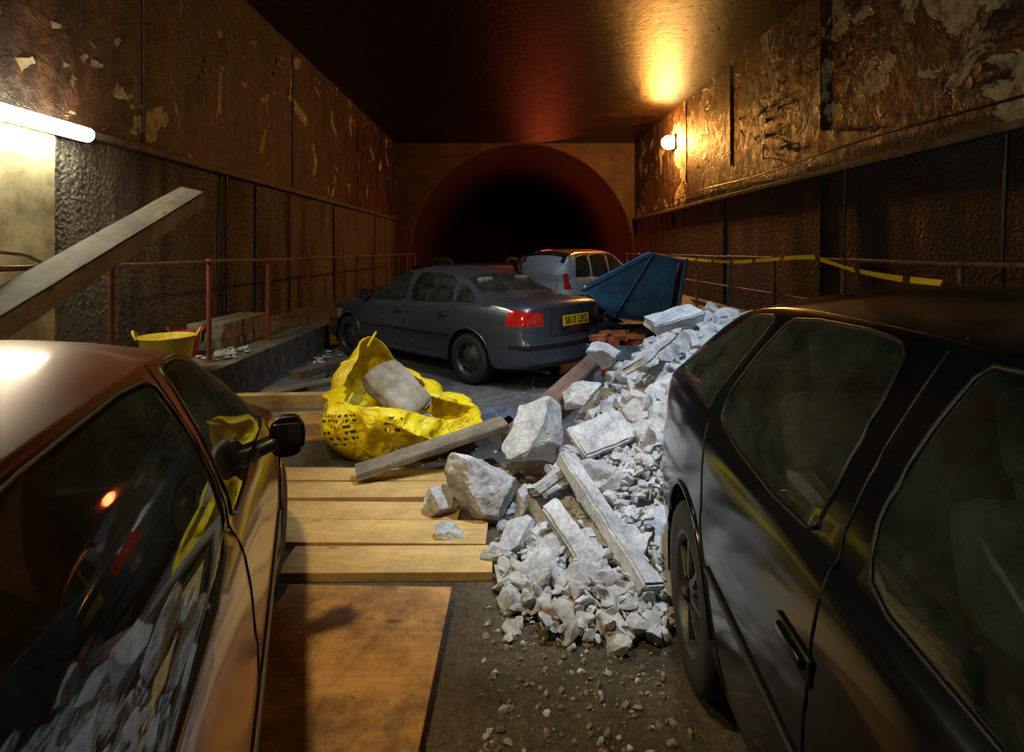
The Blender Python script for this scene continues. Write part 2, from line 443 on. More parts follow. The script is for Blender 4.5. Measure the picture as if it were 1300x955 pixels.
    def line(pts,s,mb,r,mat,closed=False,off=0.0):
        q=[];n=len(pts)
        for i in range(n if closed else n-1):
            a=pts[i]; b=pts[(i+1)%n]; k=max(1,int(math.dist(a,b)/.03))
            for t in range(k):
                h=hit(a[0]+(b[0]-a[0])*t/k,a[1]+(b[1]-a[1])*t/k,s,off)
                if h: q.append(h)
        if not closed:
            h=hit(pts[-1][0],pts[-1][1],s,off)
            if h: q.append(h)
        if len(q)>2: mb.tube(q,r,mat,6,closed)
    tr=MB(); sm=MB()
    for s in (1,-1):
        for w in wins: line(w,s,tr,.0065,M['black'],True)
        for d in P['doors']: line(d,s,sm,.004,M['black'])
        for a in arches: line(a[2:-2],s,tr,.012,paintm)
        line(P['rub'],s,tr,.014,M['black'])
        for hx,hz in P['handles']:
            h=hit(hx,hz,s,.0)
            if h:
                tr.box(h+Vector((0,s*.001,0)),(.17,.012,.055),M['black'],bev=.005,smooth=True)
                tr.box(h+Vector((0,s*.010,.006)),(.13,.018,.024),paintm,bev=.007,smooth=True)
    q=[]
    bl=[(-.40,.98),(-.42,.64),(.42,.64),(.40,.98)]
    for a,b in zip(bl,bl[1:]):
        for t in range(16):
            y=a[0]+(b[0]-a[0])*t/16; z=a[1]+(b[1]-a[1])*t/16
            h=bvh.ray_cast(Vector((xr-1,y,z)),Vector((1,0,0)))
            if h[0] is not None and h[0].x<xr+.3: q.append(h[0])
    if len(q)>3: sm.tube(q,.0045,M['black'],6)
    tr.obj('window_trim',root); sm.obj('door_seams',root)
    ww=MB()
    for ax in (P['ra'],P['fa']):
        for s in (1,-1):
            hwx=HW(ax); vs=[];n=24
            for yy in (hwx*.985,hwx-.36):
                for k in range(n+1):
                    t=math.pi*k/n*1.2-.1*math.pi
                    vs.append((ax+ra*1.005*math.cos(t),s*yy,P['rad']+.01+ra*1.005*math.sin(t)))
            fs=[(k,k+1,n+2+k,n+1+k) for k in range(n)]+[tuple(range(n+1,2*n+2))]
            ww.add(vs,fs,M['black'],None,True)
    ww.obj('wheel_wells',root)
    for ax,st in ((P['ra'],0),(P['fa'],steer)):
        for s in (1,-1):
            wheel(root,ax,s*(HW(ax)-.105),s,P['rad'],st,style=wstyle)
    it=MB(); zf=.3
    for sx_,w in ((P['seats'][0],.5),(P['seats'][1],.5)):
        for sy in (.36,-.36):
            it.box((sx_,sy,zf+.15),(.5,w,.18),M['seat'],bev=.05,smooth=True)
            it.box((sx_-.28,sy,zf+.5),(.14,w*.95,.62),M['seat'],rot=(0,R(-14),0),bev=.05,seg=3,smooth=True)
            it.box((sx_-.38,sy,zf+.91),(.09,.26,.18),M['seat'],rot=(0,R(-10),0),bev=.04,seg=3,smooth=True)
            it.cyl((sx_-.36,sy-.06,zf+.75),(sx_-.38,sy-.06,zf+.9),.008,M['chrome'],6)
            it.cyl((sx_-.36,sy+.06,zf+.75),(sx_-.38,sy+.06,zf+.9),.008,M['chrome'],6)
    it.box((P['scr'][2]+.05+.45,0,.74),(.5,1.3,.24),M['black'],bev=.07,seg=3,smooth=True)
    ctr=Vector((P['scr'][2]+.18,-.36,.86))
    pts=[ctr+Matrix.Rotation(R(-65),3,'Y')@Vector((.18*math.cos(t),.18*math.sin(t),0)) for t in np.linspace(0,2*math.pi,24,endpoint=False)]
    it.tube(pts,.014,M['black'],8,True); it.box(ctr,(.05,.30,.05),M['black'],bev=.01)
    it.obj('interior',root)
    if mirror:
        mm=MB()
        mx,mz=P['mirror']; mo=P.get('mout',.15)
        for s in (1,-1):
            h=hit(mx,mz-.02,s) 
            if not h: continue
            bm=bmesh.new(); bmesh.ops.create_uvsphere(bm,u_segments=24,v_segments=16,radius=1)
            f=lambda a:math.copysign(abs(a)**.8,a)
            for v in bm.verts:
                c=v.co
                x=c.x*.085
                if c.x<-.25: x=-.25*.085
                v.co=(x,(mo-.04)*f(c.y),.078*f(c.z))
            mm.addbm(bm,M['black'],Matrix.Translation((h.x,h.y+s*mo,h.z+.03)),True)
            mm.box((h.x-.022,h.y+s*mo,h.z+.03),(.006,(mo-.04)*1.6,.10),M['chrome'],bev=.002)
            mm.box((h.x+.005,h.y+s*.02,h.z-.005),(.09,.12,.05),M['black'],rot=(s*.35,0,0),bev=.02,smooth=True)
        mm.obj('wing_mirrors',root)
    if plate:
        h=bvh.ray_cast(Vector((xr-1,0,plate[1])),Vector((1,0,0)))[0]
        h2=bvh.ray_cast(Vector((xr-1,0,plate[1]+.05)),Vector((1,0,0)))[0]
        tilt=math.atan2(h2.x-h.x,.05)
        pe=empty('number_plate',(h.x-.012,0,plate[1]),(0,tilt,0)); pe.parent=root
        mb=MB(); mb.box((0,0,0),(.012,.53,.125),M['plate'],bev=.003); mb.box((.006,0,0),(.012,.55,.145),M['black'],bev=.003); mb.obj('plate',pe)
        cu=bpy.data.curves.new('plate_text','FONT'); cu.body=plate[0]; cu.size=.122; cu.align_x='CENTER'; cu.align_y='CENTER'; cu.extrude=.001; cu.offset=.001; cu.space_character=.95
        cu.materials.append(M['black'])
        t=bpy.data.objects.new('plate_text',cu); COL.objects.link(t); t.parent=pe; t.location=(-.0075,0,0); t.rotation_euler=(R(90),0,R(-90))
    ex=MB(); ex.cyl((xr+.5,.45,.24),(xr-.01,.45,.22),.028,M['rim'],12); ex.obj('exhaust_pipe',root)
    return root,hit

SED=dict(xr=-2.26,xf=2.26,ra=-1.33,fa=1.37,rad=.315,
 top=[(-2.26,.99),(-2.22,1.03),(-2.12,1.055),(-1.9,1.07),(-1.62,1.09),(-1.45,1.15),(-1.0,1.345),(-.8,1.395),(-.4,1.435),(0,1.43),(.35,1.375),(.7,1.21),(1.15,.985),(1.3,.95),(1.8,.875),(2.1,.79),(2.2,.73),(2.26,.68)],
 belt=[(-2.26,.93),(-2,.985),(-1.5,1.0),(-.8,.965),(.3,.92),(1.1,.895),(1.6,.84),(2.0,.74),(2.26,.60)],
 hw=[(-2.26,.70),(-2.23,.76),(-2.15,.80),(-1.9,.84),(-1.3,.875),(0,.88),(1.3,.875),(1.8,.84),(2.05,.78),(2.2,.70),(2.26,.62)],
 hwt=[(-2.26,.64),(-2.15,.69),(-1.7,.74),(-1.45,.71),(-1.0,.60),(-.5,.60),(0,.61),(.35,.615),(1.15,.74),(1.5,.75),(2.0,.66),(2.26,.55)],
 zb=[(-2.26,.30),(-2.1,.24),(-1.6,.2),(1.6,.2),(2.1,.2),(2.26,.25)],
 rear_off=[(.2,.06),(.3,.0),(.56,.0),(.62,.06),(.8,.05),(1.0,.07),(1.1,.09)],
 front_off=[(.2,.08),(.3,.0),(.55,.0),(.62,.05),(.9,.2)],
 rb=.12,fb=.16,scr=[-1.50,-1.0,.37,1.10],
 windows=[[(.98,.945),(.93,.985),(.42,1.275),(.26,1.325),(-.0,1.345),(-.02,.955)],
          [(-.12,.96),(-.11,1.345),(-.55,1.345),(-.80,1.31),(-.93,1.22),(-1.0,.995)],
          [(-1.06,1.0),(-1.0,1.20),(-1.12,1.19),(-1.36,1.06),(-1.40,1.015)]],
 doors=[[(1.02,.9),(1.06,.7),(1.02,.28),(.9,.24),(-.03,.23),(-.07,.5),(-.07,1.36)],[(-.07,.23),(-.8,.24),(-.93,.42),(-1.02,.66),(-1.03,.98)]],
 rub=[(-.98,.58),(0.98,.56)],handles=[(-.86,.83),(.08,.81)],
 tail=(-1.72,.77,1.20,.53),head=(1.75,.58,.93,.35),seats=[.1,-.75],mirror=(.86,1.0))
HAT=dict(xr=-1.98,xf=1.98,ra=-1.2,fa=1.25,rad=.30,
 top=[(-1.98,.86),(-1.94,.95),(-1.85,1.05),(-1.5,1.33),(-1.3,1.39),(-.7,1.435),(-.2,1.435),(.2,1.395),(.6,1.23),(1.05,.98),(1.2,.94),(1.6,.85),(1.85,.74),(1.98,.64)],
 belt=[(-1.98,.78),(-1.8,.95),(-1.3,.96),(.3,.91),(1.0,.88),(1.5,.80),(1.8,.68),(1.98,.56)],
 hw=[(-1.98,.66),(-1.94,.72),(-1.7,.80),(-1.2,.835),(0,.84),(1.2,.835),(1.6,.79),(1.85,.70),(1.98,.54)],
 hwt=[(-1.98,.6),(-1.85,.66),(-1.45,.60),(-1.0,.59),(.2,.595),(1.05,.71),(1.5,.68),(1.98,.45)],
 zb=[(-1.98,.30),(-1.8,.22),(-1.4,.19),(1.4,.19),(1.8,.2),(1.98,.26)],
 rear_off=[(.2,.06),(.3,.0),(.56,.0),(.64,.05),(.9,.06),(1.1,.0)],
 front_off=[(.2,.08),(.3,.0),(.55,.0),(.62,.05),(.9,.15)],
 rb=.12,fb=.2,scr=[-1.88,-1.5,.24,1.0],
 windows=[[(.86,.925),(.80,.975),(.30,1.285),(.12,1.335),(-.10,1.35),(-.14,.93)],
          [(-.21,.93),(-.18,1.355),(-.85,1.35),(-1.05,1.30),(-1.15,.97)],
          [(-1.22,1.0),(-1.15,1.28),(-1.35,1.24),(-1.6,1.06),(-1.62,1.01)]],
 doors=[[(.92,.88),(.95,.66),(.9,.28),(.8,.23),(-.15,.22),(-.175,.5),(-.165,1.365)],[(-.15,.22),(-.7,.23),(-.82,.42),(-.95,.62),(-1.18,.95)]],
 rub=[(-.86,.55),(.86,.53)],handles=[(-1.0,.80)],
 tail=(-1.45,.80,1.21,.42),head=(1.45,.56,.84,.3),seats=[.0,-.8],mirror=(.56,.93),mout=.105)
VAN=dict(HAT); VAN.update(dict(
 top=[(-1.98,1.0),(-1.95,1.3),(-1.88,1.52),(-1.75,1.62),(-1.3,1.68),(-.2,1.69),(.2,1.63),(.7,1.35),(1.15,1.06),(1.3,1.0),(1.6,.92),(1.85,.8),(1.98,.68)],
 belt=[(-1.98,.85),(-1.8,1.0),(.3,.98),(1.0,.94),(1.5,.84),(1.8,.7),(1.98,.56)],
 scr=[-1.97,-1.76,.3,1.1],
 windows=[[(.9,1.0),(.35,1.46),(.1,1.55),(-.12,1.56),(-.16,1.0)],[(-.25,1.0),(-.22,1.56),(-.95,1.56),(-1.0,1.0)],[(-1.1,1.0),(-1.05,1.55),(-1.6,1.5),(-1.72,1.02)]],
 tail=(-1.65,.75,1.35,.58)))
P_grey=paint('grey_metallic_paint',(.075,.088,.115),.5,.25,.25)
P_black=paint('black_paint',(.003,.005,.008),.0,.13,.05,(.22,.24,.22),.0)
P_maroon=paint('copper_paint',(.20,.06,.018),.55,.28,.2)
P_silver=paint('silver_paint',(.50,.56,.64),.3,.35,.2)
P_dark=paint('dark_red_paint',(.22,.035,.018),.2,.4,.3)

build_car('sedan_car',SED,(-.90,8.32,0),(0,0,R(137.6)),P_grey,plate=('S813 LEG',.81))
BP=dict(SED); BP.update(dict(handles=[(-.34,.76)],
 top=[(-2.26,1.0),(-2.22,1.04),(-2.1,1.09),(-1.95,1.15),(-1.5,1.375),(-1.25,1.425),(-.8,1.46),(-.3,1.465),(0,1.45),(.35,1.385),(.7,1.21),(1.15,.985),(1.3,.95),(1.8,.875),(2.1,.79),(2.2,.73),(2.26,.68)],
 hwt=[(-2.26,.64),(-2.15,.69),(-1.95,.69),(-1.5,.605),(-1.0,.61),(-.5,.62),(0,.62),(.35,.615),(1.15,.74),(1.5,.75),(2.0,.66),(2.26,.55)],
 scr=[-2.0,-1.5,.37,1.10],
 windows=[[(.98,.945),(.93,.985),(.42,1.29),(.26,1.345),(-.14,1.385),(-.20,.955)],
          [(-.35,.955),(-.30,1.385),(-.95,1.365),(-1.12,.995)],
          [(-1.20,1.0),(-1.03,1.355),(-1.30,1.325),(-1.70,1.11),(-1.76,1.05)]],
 doors=[[(1.02,.9),(1.06,.7),(1.02,.28),(.9,.24),(-.2,.23),(-.27,.5),(-.275,.95),(-.22,1.40)],[(-.22,.23),(-.8,.24),(-.93,.42),(-1.08,.66),(-1.16,.98)]],mirror=(.86,1.0)))
BC=(1.447,.78); BA=-94.5
k,_=build_car('sedan_car',BP,(BC[0],BC[1],0),(0,0,R(BA)),P_black,wstyle=1); k.scale=(.96,1,1.06)
h_,_=build_car('hatchback_car',HAT,(-1.475,1.26,0),(0,0,R(110)),P_maroon,steer=-6); h_.scale=(1,1,1.01)
build_car('minivan',VAN,(2.09,14.55,0),(0,0,R(50)),P_silver,roofpaint=P_dark)
build_car('hatchback_car',dict(HAT),(-.9,17.2,1.44),(R(180),R(0),R(15)),P_dark,mirror=False)

# ------------------------------------------------------------ room
XL,XR,YB,YP,ZC=-4.5,5.05,-4.0,22.0,5.93
def slab(name,c,d,mat): 
    mb=MB(); mb.box((0,0,0),d,mat); return mb.obj(name,None,c)
mb=MB(); mb.add([(XL-.3,YB,0),(XR+.3,YB,0),(XR+.3,YP+.3,0),(XR+1.2,YP+.3,0),(XR+1.2,48,0),(XL-1,48,0),(XL-1,YP+.3,0),(XL-.3,YP+.3,0)],[(0,1,2,3,4,5,6,7)],M['floor']); mb.obj('floor')
mb=MB(); mb.box((0,0,0),(XR-XL+.6,YP-YB,.2),M['ceil']); mb.obj('ceiling',None,((XL+XR)/2,(YP+YB)/2,ZC+.1))
LED=2.88
mb=MB(); mb.box((-.15,0,(LED+ZC)/2),(.3,YP-YB,ZC-LED),M['upperL'])
mb.box((-.15,(5.4+YP)/2-(YP+YB)/2,LED/2),(.3,YP-5.4,LED),M['lowerL'])
mb.box((-.12,(YB+5.4)/2-(YP+YB)/2,LED/2),(.36,5.4-YB,LED),M['smooth'])
mb.obj('wall_left',None,(XL,(YP+YB)/2,0))
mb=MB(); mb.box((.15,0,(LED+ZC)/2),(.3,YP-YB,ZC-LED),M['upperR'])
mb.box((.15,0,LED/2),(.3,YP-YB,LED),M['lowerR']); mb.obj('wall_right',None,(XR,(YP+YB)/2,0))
slab('wall_back',((XL+XR)/2,YB-.1,ZC/2),(XR-XL+.6,.2,ZC),M['lowerR'])
mb=MB(); mb.box((XL+.05,(5.7+YP)/2,LED),(.12,YP-5.7,.09),M['ledge'],bev=.015); mb.obj('trim_1')
mb=MB(); mb.box((XR-.05,(YB+YP)/2,LED),(.12,YP-YB,.09),M['ledge'],bev=.015); mb.obj('trim_2')
mb=MB()
for y in (5.42,9.8,14.2,18.6): mb.box((XL+.02,y,LED/2+.15),(.04,.06,LED-.45),M['lowerL'],bev=.008)
for y in (6.8,11.5,16.5): mb.box((XL+.012,y,(LED+ZC)/2),(.024,.04,ZC-LED-.2),M['upperL'],bev=.006)
mb.obj('trim_3')
mb=MB()
for y in (4.9,8.9,12.9,16.9): mb.box((XR-.015,y,LED/2+.15),(.03,.06,LED-.45),M['lowerR'],bev=.008)
for y in (5.3,8.9,12.5,15.6): mb.box((XR-.01,y,(LED+ZC)/2+.3),(.02,.04,ZC-LED-.8),M['upperR'],bev=.006)
mb.obj('trim_4')
slab('kerb_left',((XL+.065-3.1)/2,(YB+YP)/2,.19),(-3.1-XL-.065,YP-YB-.04,.38),M['kerb'])
slab('kerb_right',((XR+3.9)/2,(YB+YP)/2,.19),(XR-3.9,YP-YB-.04,.38),M['kerb'])
mb=MB(); cx,cz,RA=.55,1.45,4.47; n=48
arc=[(cx+RA*math.cos(t),cz+RA*math.sin(t)) for t in np.linspace(math.pi,0,n+1)]
L0=len(arc); vs=[];fs=[]
for y in (YP,YP+.3):
    vs+= [(x,y,z) for x,z in arc]+[(x,y,ZC+.4) for x,z in arc]+[(XL-1,y,0),(cx-RA,y,0),(XL-1,y,cz),(XL-1,y,ZC+.4),(XR+1.2,y,0),(cx+RA,y,0),(XR+1.2,y,cz),(XR+1.2,y,ZC+.4)]
st=2*L0+8
for q in (0,1):
    o=q*st
    for i in range(n): fs.append((o+i,o+i+1,o+L0+i+1,o+L0+i))
    b=o+2*L0
    fs.append((b,b+1,o,b+2)); fs.append((b+2,o,o+L0,b+3)); fs.append((b+5,b+4,b+6,o+n)); fs.append((o+n,b+6,b+7,o+L0+n))
for i in range(n): fs.append((i,i+1,st+i+1,st+i))
fs.append((2*L0+1,0,st,st+2*L0+1)); fs.append((n,2*L0+5,st+2*L0+5,st+n))
mb.add(vs,fs,M['arch']); mb.obj('wall_far')
# vault shaped wider than the portal so the rim shades the lining
mb=MB(); vs=[];fs=[]; RV=RA+.55
prof=[(cx-RV,0)]+[(cx+RV*math.cos(t),cz+(RV-.15)*math.sin(t)) for t in np.linspace(math.pi,0,40)]+[(cx+RV,0)]
ys=[YP+.29]+list(np.arange(YP+1.3,48.1,1.0))
for j,y in enumerate(ys):
    for x,z in prof: vs.append((x,y,z))
for j in range(len(ys)-1):
    for i in range(len(prof)-1): a=j*len(prof)+i; fs.append((a,a+1,a+len(prof)+1,a+len(prof)))
fs.append(tuple(range((len(ys)-1)*len(prof),len(ys)*len(prof))))
mb.add(vs,fs,M['tunnel'],None,True); mb.obj('ceiling_tunnel_vault')

def flakes(name,side,N,seed):
    rnd=random.Random(seed); mb=MB(); fm=simple(name+'_mat',(.24,.18,.11),(.08,.05,.03),6,.7)
    X=XL if side<0 else XR
    for i in range(N):
        y=rnd.uniform(2.5,20) if rnd.random()<.3 else rnd.uniform(3,11); z=rnd.uniform(LED+.45,ZC-.1)
        if noise.noise(Vector((y*.5,z*.7,seed)))<-.02: continue
        s=rnd.uniform(.03,.15); a=rnd.uniform(0,6.28); cur=rnd.uniform(.15,.6)
        n=5; vs=[];fs=[]
        wv=[rnd.uniform(.5,1.0) for _ in range(n+1)]
        for i1 in range(n+1):
            u=i1/n
            for w_ in (-.5,0,.5):
                off=.003+s*cur*u*u*.6
                py=(u-.3)*s; pz=w_*s*wv[i1]*(1.1-.6*u)
                yy=y+py*math.cos(a)-pz*math.sin(a); zz=z+py*math.sin(a)+pz*math.cos(a)
                vs.append((X-side*off,yy,min(zz,ZC-.01)))
        for i1 in range(n):
            for w_ in range(2): b=i1*3+w_; fs.append((b,b+1,b+4,b+3))
        mb.add(vs,fs,fm)
    mb.obj(name)
flakes('peeling_paint',1,420,3); flakes('peeling_paint',-1,160,9)
mb=MB()
def cable(pts,r,mat=None): mb.tube(pts,r,mat or M['black'],8)
for y in (4.3,5.55,8.2): cable([(XR-.03,y,.4),(XR-.035,y+.05,1.4),(XR-.03,y,LED-.05)],.018)
cable([(XR-.04,y,LED+.3+.03*math.sin(y)) for y in np.arange(2,21,.5)],.015)
mb.obj('wall_cables')
mb=MB()
for y in (8.6,8.75,11.3): cable([(XL+.03,y,.4),(XL+.04,y-.04,1.7),(XL+.03,y,LED-.05)],.016)
mb.obj('wall_cables')

def railing(name,X,ys,ztop,mid,post):
    root=empty(name,(X,0,.38))
    p=MB(); r=MB()
    h=ztop-.38
    for y in ys:
        p.cyl((0,y,0),(0,y,h),.027,post,12); p.cyl((0,y,0),(0,y,.02),.06,M['rust'],12)
        bm=bmesh.new(); bmesh.ops.create_uvsphere(bm,u_segments=12,v_segments=8,radius=.042); p.addbm(bm,post,Matrix.Translation((0,y,h)),True)
    pts=[(0.008*math.sin(y*3),y,h+.006*math.sin(y*2.1)) for y in np.arange(min(ys)-.8,max(ys)+.3,.25)]
    r.tube(pts,.021,M['rust'],10)
    if mid: r.tube([(0,y,h*.52) for y in np.arange(min(ys),max(ys)+.1,.4)],.019,M['rust'],10)
    p.obj('posts',root); r.obj('rails',root)
    return root
RL=railing('railing',-3.4,[3.2+1.535*i for i in range(12)],1.52,False,M['redpost'])
railing('railing',4.1,[1.5+1.75*i for i in range(11)],1.53,True,M['rust'])

def tape():
    m,nt,b=newmat('barrier_tape'); v=coord(nt,'Object',(0,1,0))
    w=nt.nodes.new('ShaderNodeTexWave'); w.inputs['Scale'].default_value=.35; w.bands_direction='Y'; nt.links.new(v,w.inputs[0])
    L(nt,ramp(nt,w.outputs[0],[(.03,(.03,.03,.02)),(.05,(.95,.68,.02))]),b,'Base Color'); b.inputs['Roughness'].default_value=.35
    P=[(3.98,13.5,1.5),(3.98,12.0,1.46),(4.0,10,1.44),(4.0,8.6,1.5),(4.03,7.3,1.56),(4.03,7.1,1.53),(3.98,6.3,1.42),(3.9,5.5,1.37),(3.85,4.9,1.36)]
    fx=pchip([(p[1],p[0]) for p in P]); fz=pchip([(p[1],p[2]) for p in P]); mb=MB(); vs=[];fs=[]
    Y=np.arange(4.9,13.5,.1)
    for i,y in enumerate(Y):
        tw=.5*math.sin(y*1.7)
        for s in (-1,1): vs.append((fx(y)+s*.03*math.sin(tw),y,fz(y)+s*.03*math.cos(tw)))
        if i: fs.append((2*i-2,2*i-1,2*i+1,2*i))
    mb.add(vs,fs,m,None,True); mb.obj('barrier_tape')
tape()

# ------------------------------------------------------------ rocks
def rockmesh(sub,seed,npl=9,sq=(1,1,1),rough=.03):
    rnd=random.Random(seed); bm=bmesh.new(); bmesh.ops.create_icosphere(bm,subdivisions=sub,radius=1)
    pls=[]
    for _ in range(npl):
        n=Vector((rnd.gauss(0,1),rnd.gauss(0,1),rnd.gauss(0,1))).normalized(); pls.append((n,rnd.uniform(.38,.8)))
    for v in bm.verts:
        for n,d in pls:
            k=v.co.dot(n)
            if k>d: v.co-=n*(k-d)
        q=v.co*3.2+Vector((seed*3.1,0,0))
        v.co*=1+rough*noise.fractal(q,.7,2.2,5)*1.6
        v.co=Vector((v.co.x*sq[0],v.co.y*sq[1],v.co.z*sq[2]))
    bm.verts.index_update()
    r=([v.co.copy() for v in bm.verts],[[w.index for w in f.verts] for f in bm.faces]); bm.free(); return r
proto=[rockmesh(2,i,13,(1,random.uniform(.45,1),random.uniform(.22,.75)),.03) for i in range(26)]
proto3=[rockmesh(3,100+i,15,(1,random.uniform(.5,1),random.uniform(.25,.75)),.03) for i in range(14)]
tiny=[rockmesh(1,200+i,6,(1,.8,.6),.05) for i in range(8)]
def pile_h(x,y):
    A=Vector((.42,2.75)); B=Vector((2.1,5.3)); p=Vector((x,y)); d=B-A
    t=max(0,min(1,(p-A).dot(d)/d.length_squared)); q=A+d*t; dist=(p-q).length
    side=(p-q).x*d.y-(p-q).y*d.x
    H=.12+.93*t**.9; Wd=.50+.85*t
    if side>0: Wd*=1.1
    return max(0,H*(1-(dist/Wd)**1.6)) if dist<Wd else 0
def in_black(x,y,m=.0):
    f=Vector((math.cos(R(BA)),math.sin(R(BA)))); l=Vector((-f.y,f.x)); p=Vector((x-BC[0],y-BC[1]))
    return abs(p.dot(f))<2.30+m and abs(p.dot(l))<.88+m
PILE=empty('rubble_pile')
mb=MB()
nx,ny=84,98; vs=[];fs=[];x0,x1,y0,y1=-.6,3.6,2.0,6.9
hm=[]
for j in range(ny):
    for i in range(nx):
        x=x0+(x1-x0)*i/(nx-1); y=y0+(y1-y0)*j/(ny-1); h=pile_h(x,y)-.05
        if in_black(x,y,-.14): h=-.05
        h+=.05*noise.noise(Vector((x*5,y*5,0))) if h>0 else 0
        vs.append((x,y,h)); hm.append(h)
for j in range(ny-1):
    for i in range(nx-1):
        a=j*nx+i
        if max(hm[a],hm[a+1],hm[a+nx],hm[a+nx+1])>-.02: fs.append((a,a+1,a+nx+1,a+nx))
mb.add(vs,fs,M['rock'])
rnd=random.Random(5)
cnt=0
def put_rock(x,y,h,s):
    pr=proto3[rnd.randrange(14)] if s>.09 else proto[rnd.randrange(26)]
    mt=Matrix.Translation((x,y,max(h+s*.1,s*.25)))@Euler((rnd.gauss(0,.5),rnd.gauss(0,.5),rnd.uniform(0,6.28))).to_matrix().to_4x4()@Matrix.Scale(s*1.2,4)
    mb.add(pr[0],pr[1],M['rock'],mt)
while cnt<2000:
    x=rnd.uniform(-.5,3.4); y=rnd.uniform(2.2,6.6); h=pile_h(x,y)
    if h<=.015 : continue
    s=.022+.14*rnd.random()**3.0
    if in_black(x,y,s*.8-.03): continue
    if s>.1 and h<.08: continue
    put_rock(x,y,h,s); cnt+=1
cnt=0
while cnt<1300:
    x=rnd.uniform(-.05,.95); y=rnd.uniform(2.3,4.1); h=pile_h(x,y)
    if h<=.01 and rnd.random()<.8: continue
    s=.015+.05*rnd.random()**2
    if in_black(x,y,s*.5-.05): continue
    put_rock(x,y,h+rnd.uniform(0,.05)*(h>0),s); cnt+=1
for i in range(4600):
    x=rnd.gauss(.28,.42); y=rnd.uniform(1.3,4.0) if rnd.random()<.85 else rnd.uniform(3,8)
    if in_black(x,y,.0): continue
    s=.003+.022*rnd.random()**4
    if x<-.1 and y<4.2: continue
    pr=tiny[rnd.randrange(8)]
    mb.add(pr[0],pr[1],M['rock'] if rnd.random()<.3 else M['soil'],Matrix.Translation((x,y,s*.3))@Euler((rnd.random()*6,rnd.random()*6,0)).to_matrix().to_4x4()@Matrix.Scale(s,4))
mb.obj('rubble',PILE)
def boulder(loc,s,seed,sq,rot=0,sub=5):
    mb=MB(); p=rockmesh(sub,seed,22,sq,.045); vs=[Vector(v)*s for v in p[0]]
    zm=min(v.z for v in vs); mb.add(vs,p[1],M['rock']); return mb.obj('boulder',PILE,(loc[0],loc[1],loc[2]-zm-.02),(0,0,rot))
boulder((-.14,3.46,0),.37,33,(1.1,.8,.82),.3)
boulder((.24,4.0,.14),.36,42,(1,.8,.95),1.2)
boulder((-.42,3.42,.03),.19,53,(1,.8,.95),.4,4)
boulder((.42,3.55,.2),.20,57,(1,.9,.5),.7,4)
boulder((-.33,3.10,.04),.13,64,(1,.7,.6),.1,4)
boulder((.06,3.0,.0),.18,75,(1,.7,.8),.9,4)
boulder((-.07,2.88,.0),.12,76,(1,.7,.9),.2,4)
boulder((.10,3.28,.05),.17,78,(.7,.5,1.2),.2,4)
boulder((.3,2.72,.02),.14,79,(1.2,.6,.5),2.2,4)
boulder((.55,4.35,.42),.24,83,(1,.8,.7),.2,4)
boulder((.85,4.9,.62),.26,84,(1,.7,.6),1.2,4)
def slabpiece(name,a,b,w,t,mat,roll=0,bev=.012,parent=None):
    a=Vector(a); b=Vector(b); d=b-a; L_=d.length
    bm=bmesh.new(); bmesh.ops.create_cube(bm,size=1); bmesh.ops.scale(bm,vec=(L_,w,t),verts=bm.verts)
    bmesh.ops.subdivide_edges(bm,edges=[e for e in bm.edges if abs((e.verts[0].co-e.verts[1].co).x)>L_*.5],cuts=12)
    bmesh.ops.bevel(bm,geom=[e for e in bm.edges if e.calc_face_angle(0)>.5],offset=bev,segments=2,affect='EDGES')
    sd=random.random()*50
    rg=.012 if mat is M['rock'] else .005
    for v in bm.verts:
        if mat is M['rock']:
            e=abs(v.co.x)/(L_/2)
            if e>.93: v.co.x-=math.copysign(.05*w/.12*abs(noise.noise(Vector((v.co.y*20,v.co.z*20,sd)))),v.co.x)
        v.co+=Vector((noise.noise(v.co*9+Vector((sd,0,0))),noise.noise(v.co*9+Vector((0,sd,0))),noise.noise(v.co*9+Vector((0,0,sd)))))*rg
    mb=MB(); mb.addbm(bm,mat)
    x=d.normalized(); y=Vector((0,0,1)).cross(x).normalized(); z=x.cross(y)
    m=Matrix((x,y,z)).transposed()@Matrix.Rotation(roll,3,'X')
    return mb.obj(name,parent,(a+b)/2,m.to_euler())
def cs(*a): slabpiece('concrete_slab',*a,parent=PILE)
cs((.66,2.50,.10),(.32,3.20,.46),.12,.075,M['rock'],.3)
cs((.50,2.46,.06),(.22,3.0,.27),.11,.07,M['rock'],-.3)
cs((1.25,4.9,.98),(1.75,5.1,1.08),.22,.10,M['rock'],.3)
cs((.42,3.5,.42),(.8,3.65,.5),.25,.05,M['rock'],.5)
cs((.95,4.2,.75),(1.3,4.6,.90),.28,.06,M['rock'],-.6)
cs((.12,3.15,.25),(.42,3.30,.40),.22,.05,M['rock'],-.5)
cs((.02,2.72,.05),(.28,2.62,.09),.13,.05,M['rock'],-.2)
mb=MB(); rn=random.Random(11)
for (x,y,z,a) in ((.22,2.45,.05,.3),(.40,2.60,.08,2.1)):
    mb.box((x,y,z),(.17,.10,.065),M['brickd'],rot=(rn.gauss(0,.2),rn.gauss(0,.2),a),bev=.006)
mb.obj('broken_bricks',PILE)
slabpiece('timber_beam',(.02,4.45,.12),(1.0,6.3,.40),.18,.12,M['darkwood'],.2)
slabpiece('timber_plank',(-1.06,3.84,.10),(-.02,4.20,.34),.17,.045,M['oldwood'],.12,.006)
def board(name,x0,x1,y0,y1,z,t,mat,rz=0,tilt=0):
    mb=MB(); mb.box((0,0,0),(x1-x0,y1-y0,t),mat,bev=.004)
    return mb.obj(name,None,((x0+x1)/2,(y0+y1)/2,z+t/2),(tilt,0,rz))
board('timber_board',-1.95,-.30,3.88,4.10,.0,.035,M['wood'],R(-1))
